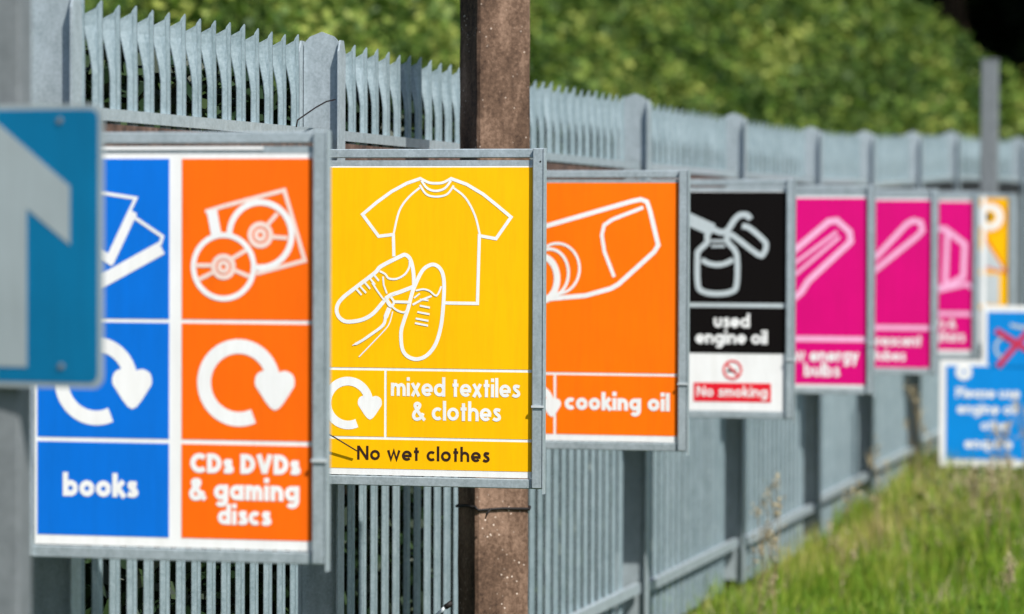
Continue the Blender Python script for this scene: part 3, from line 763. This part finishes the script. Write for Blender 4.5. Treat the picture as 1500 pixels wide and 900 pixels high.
def nprint(fn, name, mat, lift): pr = Print(); fn(pr); o = pr.build(name, mat, e); o.location.y = -lift
nprint(lambda pr: (pr.stroke([NP(1459, 484), NP(1520, 536-14)], .045), pr.stroke([NP(1462, 541-4), NP(1513, 478)], .045)), 'red_cross', DULLRED, .006)
nprint(lambda pr: (pr.stroke(smooth([NP(1470, 492), NP(1459, 505), NP(1462, 520), NP(1478, 525)], 4), .02), pr.stroke(smooth([NP(1480, 476), NP(1500, 480), NP(1520, 476)], 4), .025)), 'picture', GREYINK, .003)
nprint(lambda pr: pr.stroke(arc(*NP(1412, 545), .038, 0, 360, 24), .045), 'ring_emblem', WHITE, .004)
for t, cx, cy, wd in (('Please use', 1447, 578, 94), ('engine oil', 1446, 601, 88), ('other', 1459, 625, 44), ('enquire', 1448, 652, 70)):
    def f(pr, t=t, cx=cx, cy=cy, wd=wd):
        a_, b_ = NP(cx, cy), NP(cx+wd, cy); lay_text(pr, t, a_[0], a_[1], b_[0]-a_[0], .15, .05, 1.0)
    nprint(f, 'lettering', WHITE, .003)
x0 = NP(1437, 500)[0]; x1 = NP(1441.8, 500)[0]
MB().box(x0, x1, .014, .055, NP(1440, 690)[1]-.25, NP(1440, 287)[1]).build('white_post', WHITE, e)
MB().box(NP(1550, 500)[0], NP(1560, 500)[0], .014, .055, NP(1440, 690)[1]-.25, NP(1440, 460)[1]).build('white_post', WHITE, e)

# grey steel post behind
v0, v1 = at_y(1437, 88, 30.0), at_y(1461, 88, 30.0)
o = MB().box(v0.x, v1.x, 30.0, 30.14, -.1, v0.z, .006).build('steel_post', POSTM)
tag(o, 'square grey steel post rising above the fence behind the blue notice', 'post')
cap_ = MB().box(v0.x-.006, v1.x+.006, 29.994, 30.146, v0.z+.0005, v0.z+.012).build('post_cap', POSTM, o)

# ------------------------------------------------------------------ brown concrete pole
LY = 14.05
pL = at_y(673, 100, LY); pM = at_y(700, 100, LY-.06); pR = at_y(777, 100, LY)
def pole():
    # square section turned so that its shaded left side shows
    fc = at_y(700, 100, 14.0); view = Vector((fc.x, fc.y)).normalized()
    pxm = 5150/Vector((fc.x, fc.y)).length          # px per metre here
    s_ = 83/pxm; th = math.atan2(28, 77)
    right = Vector((view.y, -view.x))
    e1 = right*math.cos(th)+view*math.sin(th); e2 = -right*math.sin(th)+view*math.cos(th)
    c0 = Vector((fc.x, fc.y)); c1 = c0+e1*s_; c3 = c0+e2*s_; c2 = c1+e2*s_
    cen = (c0+c2)/2
    m = MB(); vs = []; H = 5.6; ch = .012
    zs = [-.3]+[i*H/46 for i in range(47)]
    ring = []
    for a, b, c in ((c3, c0, c1), (c0, c1, c2), (c1, c2, c3), (c2, c3, c0)):
        ring += [b+(a-b).normalized()*ch, b+(c-b).normalized()*ch]
    for z in zs:
        for p in ring:
            k = 1.0+(2.2-z)*.004; q_ = cen+(p-cen)*k
            j = random.uniform(-.0018, .0018)
            vs.append((q_.x-cen.x+j, q_.y-cen.y+j, z))
    fs = [(r*8+i, r*8+(i+1) % 8, r*8+8+(i+1) % 8, r*8+8+i) for r in range(len(zs)-1) for i in range(8)]
    fs.append(tuple(range((len(zs)-1)*8, len(zs)*8)))
    m.add(vs, fs); o = m.build('concrete_pole', CONC); o.location = (cen.x, cen.y, 0)
    tag(o, 'thick square brown aggregate concrete pole standing behind the yellow sign', 'pole')
    return cen, [Vector((p.x, p.y)) for p in ring]
PC, RING = pole()
# black cable strapped round the pole
z_ = at_y(700, 742, 14.0).z
pts = []
for i in range(17):
    f = i/16*8; a = RING[int(f) % 8]; b = RING[(int(f)+1) % 8]; p = a.lerp(b, f-int(f)); p = PC+(p-PC)*1.05
    pts.append((p.x, p.y, z_-.012*math.sin(math.pi*(i % 8)/8)-.004*((i*7) % 3)))
m = MB().tube(pts, .006, 6)
a = at_y(718, 746, 13.93); m.tube([a, a+Vector((-.012, -.01, -.02)), a+Vector((-.02, 0, -.04))], [.006, .005, .002], 6)
tag(m.build('cable', RUBBER, smooth=True), 'black cable strapped round the brown concrete pole below the yellow sign', 'cable')
# cable in front of the yellow sign
a, b, c = at_y(455, 622, 12.84), at_y(490, 641, 12.85), at_y(523, 661, 12.865)
tag(MB().tube([a, b, c], .0028, 6).build('cable', RUBBER, smooth=True), 'thin black cable end lying across the lower left of the yellow sign', 'cable')
# wire tied between fence rail and post
pts = [at_x(434, 186, XF+.01), at_x(436, 176, XF+.01), at_x(462, 158, XF+.02), at_x(478, 149, XF+.02), at_x(491, 146, XF+.014)]
tag(MB().tube(pts, .003, 6).build('wire', RUBBER, smooth=True), 'thin dark wire tied from the top rail up to the arched fence post', 'wire')
a, b, c = at_y(636, 905, 13.4), at_y(652, 890, 13.42), at_y(662, 883, 13.43)
m = MB().tube([a, b], .007, 8).build('cable', LIGHTGREY, smooth=True); m.name = 'cable'
tag(m, 'white cable end with black tip beside the foot of the concrete pole', 'cable')
MB().tube([b, c], .011, 8).build('black_tip', RUBBER, m, True)

# ------------------------------------------------------------------ blue arrow sign, nearest
pr0 = at_y(151, 350, 7.9); th = R(8)
un = Vector((-math.sin(th), -math.cos(th), 0)); ux = Vector((math.cos(th), -math.sin(th), 0))    # face normal, width direction (to the right)
e = tag(empty('arrow_sign', (0, 0, 0)), 'blue road sign with large white arrow on a grey post at the left edge', 'road sign')
def AP(px, py): v = on_plane(px, py, pr0, un)-pr0; return (v.dot(ux), v.z)
xr = 0.0; ct = AP(-8, 350)[0]; xl = 2*ct
base_z = 0.0
e.location = (pr0+ux*ct); e.location.z = 0; e.rotation_euler = (0, 0, math.atan2(ux.y, ux.x))
def AL(p): return (p[0]-ct, p[1]+pr0.z)
zt, zb = AP(75, 153)[1], AP(75, 568)[1]
def rrect(x0, x1, z0, z1, r):
    return [AL(p) for p in arc(x0+r, z0+r, r, 180, 270, 6)+arc(x1-r, z0+r, r, 270, 360, 6)+arc(x1-r, z1-r, r, 0, 90, 6)+arc(x0+r, z1-r, r, 90, 180, 6)]
MB().prism(rrect(xl, xr, zb, zt, .028), lambda a, b, t: (a, t, b), .004, 0).build('sign_plate', DIMWHITE, e)
MB().prism(rrect(xl+.013, xr-.013, zb+.013, zt-.013, .022), lambda a, b, t: (a, t, b), -.0005, -.0015).build('colour_field', DIMBLUE, e)
right_half = [AP(-8, 176), AP(103, 273), AP(103, 359), AP(40, 306), AP(40, 538)]
poly = [AL(p) for p in right_half]+[(-(AL(p)[0]), AL(p)[1]) for p in reversed(right_half[1:])]
# cut the arrow into convex pieces
L = [AL(p) for p in right_half]; Mr = lambda p: (-p[0], p[1])
m = MB()
def flat(ps): m.prism(ps, lambda a, b, t: (a, t, b), -.0018, -.0030)
flat([L[0], (0, L[3][1]+.0), L[3], L[2], L[1]][::-1] if False else [(0, L[3][1]-.002+(L[0][1]-L[1][1])*0), L[3], L[2], L[1], L[0]])
flat([L[0], Mr(L[1]), Mr(L[2]), Mr(L[3]), (0, L[3][1]-.002)])
m.prism([(L[4][0], L[4][1]), (L[3][0], L[3][1]-.0), (0, L[3][1]-.002), Mr(L[3]), Mr(L[4])], lambda a, b, t: (a, t, b), -.0018, -.0030)
m.build('arrow', DIMWHITE, e)
for px, py in ((88, 177), (90, 537), (-104, 177), (-106, 537)):
    x_, z_2 = AL(AP(px, py)); MB().tube([(x_, -.001, z_2), (x_, -.006, z_2)], [.0085, .0065], 10).build('screw', POSTM, e)
Mi = Matrix.Rotation(-e.rotation_euler.z, 4, 'Z') @ Matrix.Translation(-Vector(e.location))
v1 = at_y(47, 600, 8.055); v0 = Vector((v1.x-.085, 7.972, 0))
m = MB().box(v0.x, v1.x, 7.972, 8.055, -.1, zt+pr0.z+.9, .004); m.v = [tuple(Mi @ Vector(v)) for v in m.v]
m.build('post', POSTM, e)
cx = (Mi @ Vector(((v0.x+v1.x)/2, 7.972, 0)))
for z in (zt-.10, zb+.10): MB().box(cx.x-.06, cx.x+.06, .0045, cx.y-.004, z+pr0.z-.018, z+pr0.z+.018, .003).build('clamp', POSTM, e)

# ------------------------------------------------------------------ weeds
def weed(x, y, H, label, nb=5, mat=STRAW, heads=True):
    z = float(height(x, y)); root = tag(empty('weed', (x, y, z)), label, 'weed', 'tall dry weeds in front of the fence')
    m = MB(); tips = []
    top = Vector((random.uniform(-.05, .05), random.uniform(-.05, .05), H))
    pts = [Vector((0, 0, -.02)), top*.35+Vector((random.uniform(-.02, .02), 0, 0)), top*.7+Vector((random.uniform(-.02, .02), 0, 0)), top]
    m.tube(pts, [.005, .004, .003, .0015], 5); tips.append(top)
    for i in range(nb):
        f = random.uniform(.3, .9); b0 = top*f; a_ = random.uniform(0, 6.28); l = random.uniform(.12, .3)*H
        t_ = b0+Vector((math.cos(a_)*l*.45, math.sin(a_)*l*.45, l)); m.tube([b0, (b0+t_)/2+Vector((0, 0, -.01)), t_], [.003, .0022, .0012], 4); tips.append(t_)
    m.build('stem', mat, root)
    if heads:
        P_ = np.concatenate([np.array(t_)[None]+rng.normal(size=(34, 3))*np.array([.013, .013, .03]) for t_ in tips]+[np.array(top)[None]*rng.random((40, 1))+rng.normal(size=(40, 3))*np.array([.03, .03, .02])])
        link(bpy.data.objects.new('seed_head', quads('seed_head', P_, .008+rng.random(len(P_))*.012, mat, 0)), root)['kind'] = 'stuff'
g0 = at_y(1118, 872, 19.6); h0 = at_y(1112, 682, 19.6).z
weed(g0.x, 19.6, h0, 'tallest dry weed with pale seed heads against the grey fence', 7)
g0 = at_y(1138, 840, 20.4); weed(g0.x, 20.4, 1.0, 'dry weed just right of the tallest weed beside the fence', 5)
labs = ['brown weed stem in front of the left edge of the blue notice', 'brown weed stem in front of the middle of the blue notice', 'bushy brown weed left of the right picture edge before the notice', 'tall brown weed at the far right before the blue notice', 'short brown weed under the blue notice corner']
for (px, Y_, H_), lb in zip(((1448, 23.2, .62), (1466, 23.6, .80), (1482, 23.0, .92), (1497, 23.9, .85), (1420, 24.2, .42)), labs):
    g0 = at_y(px, 730, Y_); weed(g0.x, Y_, H_, lb, 6)
labs = ['low straw weed at the fence foot below the second magenta sign', 'low straw weed at the fence foot below the third magenta sign', 'straw weed leaning on the fence under the black sign', 'short straw weed near the bottom right corner of the picture']
for (px, Y_, H_), lb in zip(((1290, 23.6, .85), (1345, 24.9, .8), (1235, 21.8, .75), (1470, 20.2, .35)), labs):
    g0 = at_y(px, 760, Y_); weed(max(g0.x, XF+.12), Y_, H_, lb, 6)

# ------------------------------------------------------------------ dark trees beyond the bank
def tree(x, y, H, R_, label, trunk_h):
    z = float(height(x, y)); root = tag(empty('dark_tree', (x, y, z)), label, 'tree', 'dark trees beyond the bank')
    m = MB(); m.tube([(0, 0, -.3), (.1, 0, trunk_h*.5), (0, .1, trunk_h), (.1, 0, H*.85)], [.32, .26, .20, .05], 8)
    for i in range(7):
        a_ = i*2.4; zz = trunk_h+(H-trunk_h)*(i/8); l = R_*.75
        m.tube([(0, 0, zz), (math.cos(a_)*l*.5, math.sin(a_)*l*.5, zz+.5), (math.cos(a_)*l, math.sin(a_)*l, zz+.7)], [.10, .07, .03], 5)
    m.build('trunk', BARK, root)
    n = 9000; c = []
    for i in range(26):
        a_ = random.uniform(0, 6.28); rr = R_*math.sqrt(random.random())*.85
        zz = random.uniform(trunk_h-.6, H); k = 1-.55*max(0, (zz-trunk_h)/(H-trunk_h))**1.5
        c.append((math.cos(a_)*rr*k, math.sin(a_)*rr*k, zz, random.uniform(.8, 1.7)))
    c = np.array(c); ix = rng.integers(0, 26, n); dv = rng.normal(size=(n, 3)); dv /= np.linalg.norm(dv, axis=1)[:, None]
    P_ = c[ix, :3]+dv*(c[ix, 3]*(rng.random(n)**.4))[:, None]*np.array([1, 1, .7])
    link(bpy.data.objects.new('crown', quads('crown', P_, .22+rng.random(n)*.26, CONIF, .2)), root)
TL = ['dark tree at the left of the shaded wood', 'dark tree second from the left in the shaded wood', 'middle dark tree of the shaded wood', 'dark tree at the right of the shaded wood', 'dark tree in the second row of the wood', 'dark tree far back in the wood', 'dark tree at the outer right of the wood']
for (x, y, H, R_, th_), lb in zip(((-11.5, 61, 13, 3.4, 2.8), (-7.6, 59.5, 14, 3.6, 4.2), (-4.0, 58.5, 14, 3.6, 3.6), (-.4, 60, 13, 3.4, 3.0), (-9.5, 67, 13, 3.8, .8), (-6.0, 68, 14, 4, .8), (3.2, 61, 12, 3.4, 2.5)), TL):
    tree(x, y, H, R_, lb, th_)
n = 22000; X = -16+rng.random(n)*20; Y = 62+rng.random(n)*6
P = np.stack([X, Y, height(X, Y)+rng.random(n)*4.2], -1)
o = link(bpy.data.objects.new('wood_understorey', quads('wood_understorey', P, .2+rng.random(n)*.3, CONIF, .2)))
tag(o, 'dense dark understorey filling the wood behind the bank', 'undergrowth', kind='stuff')
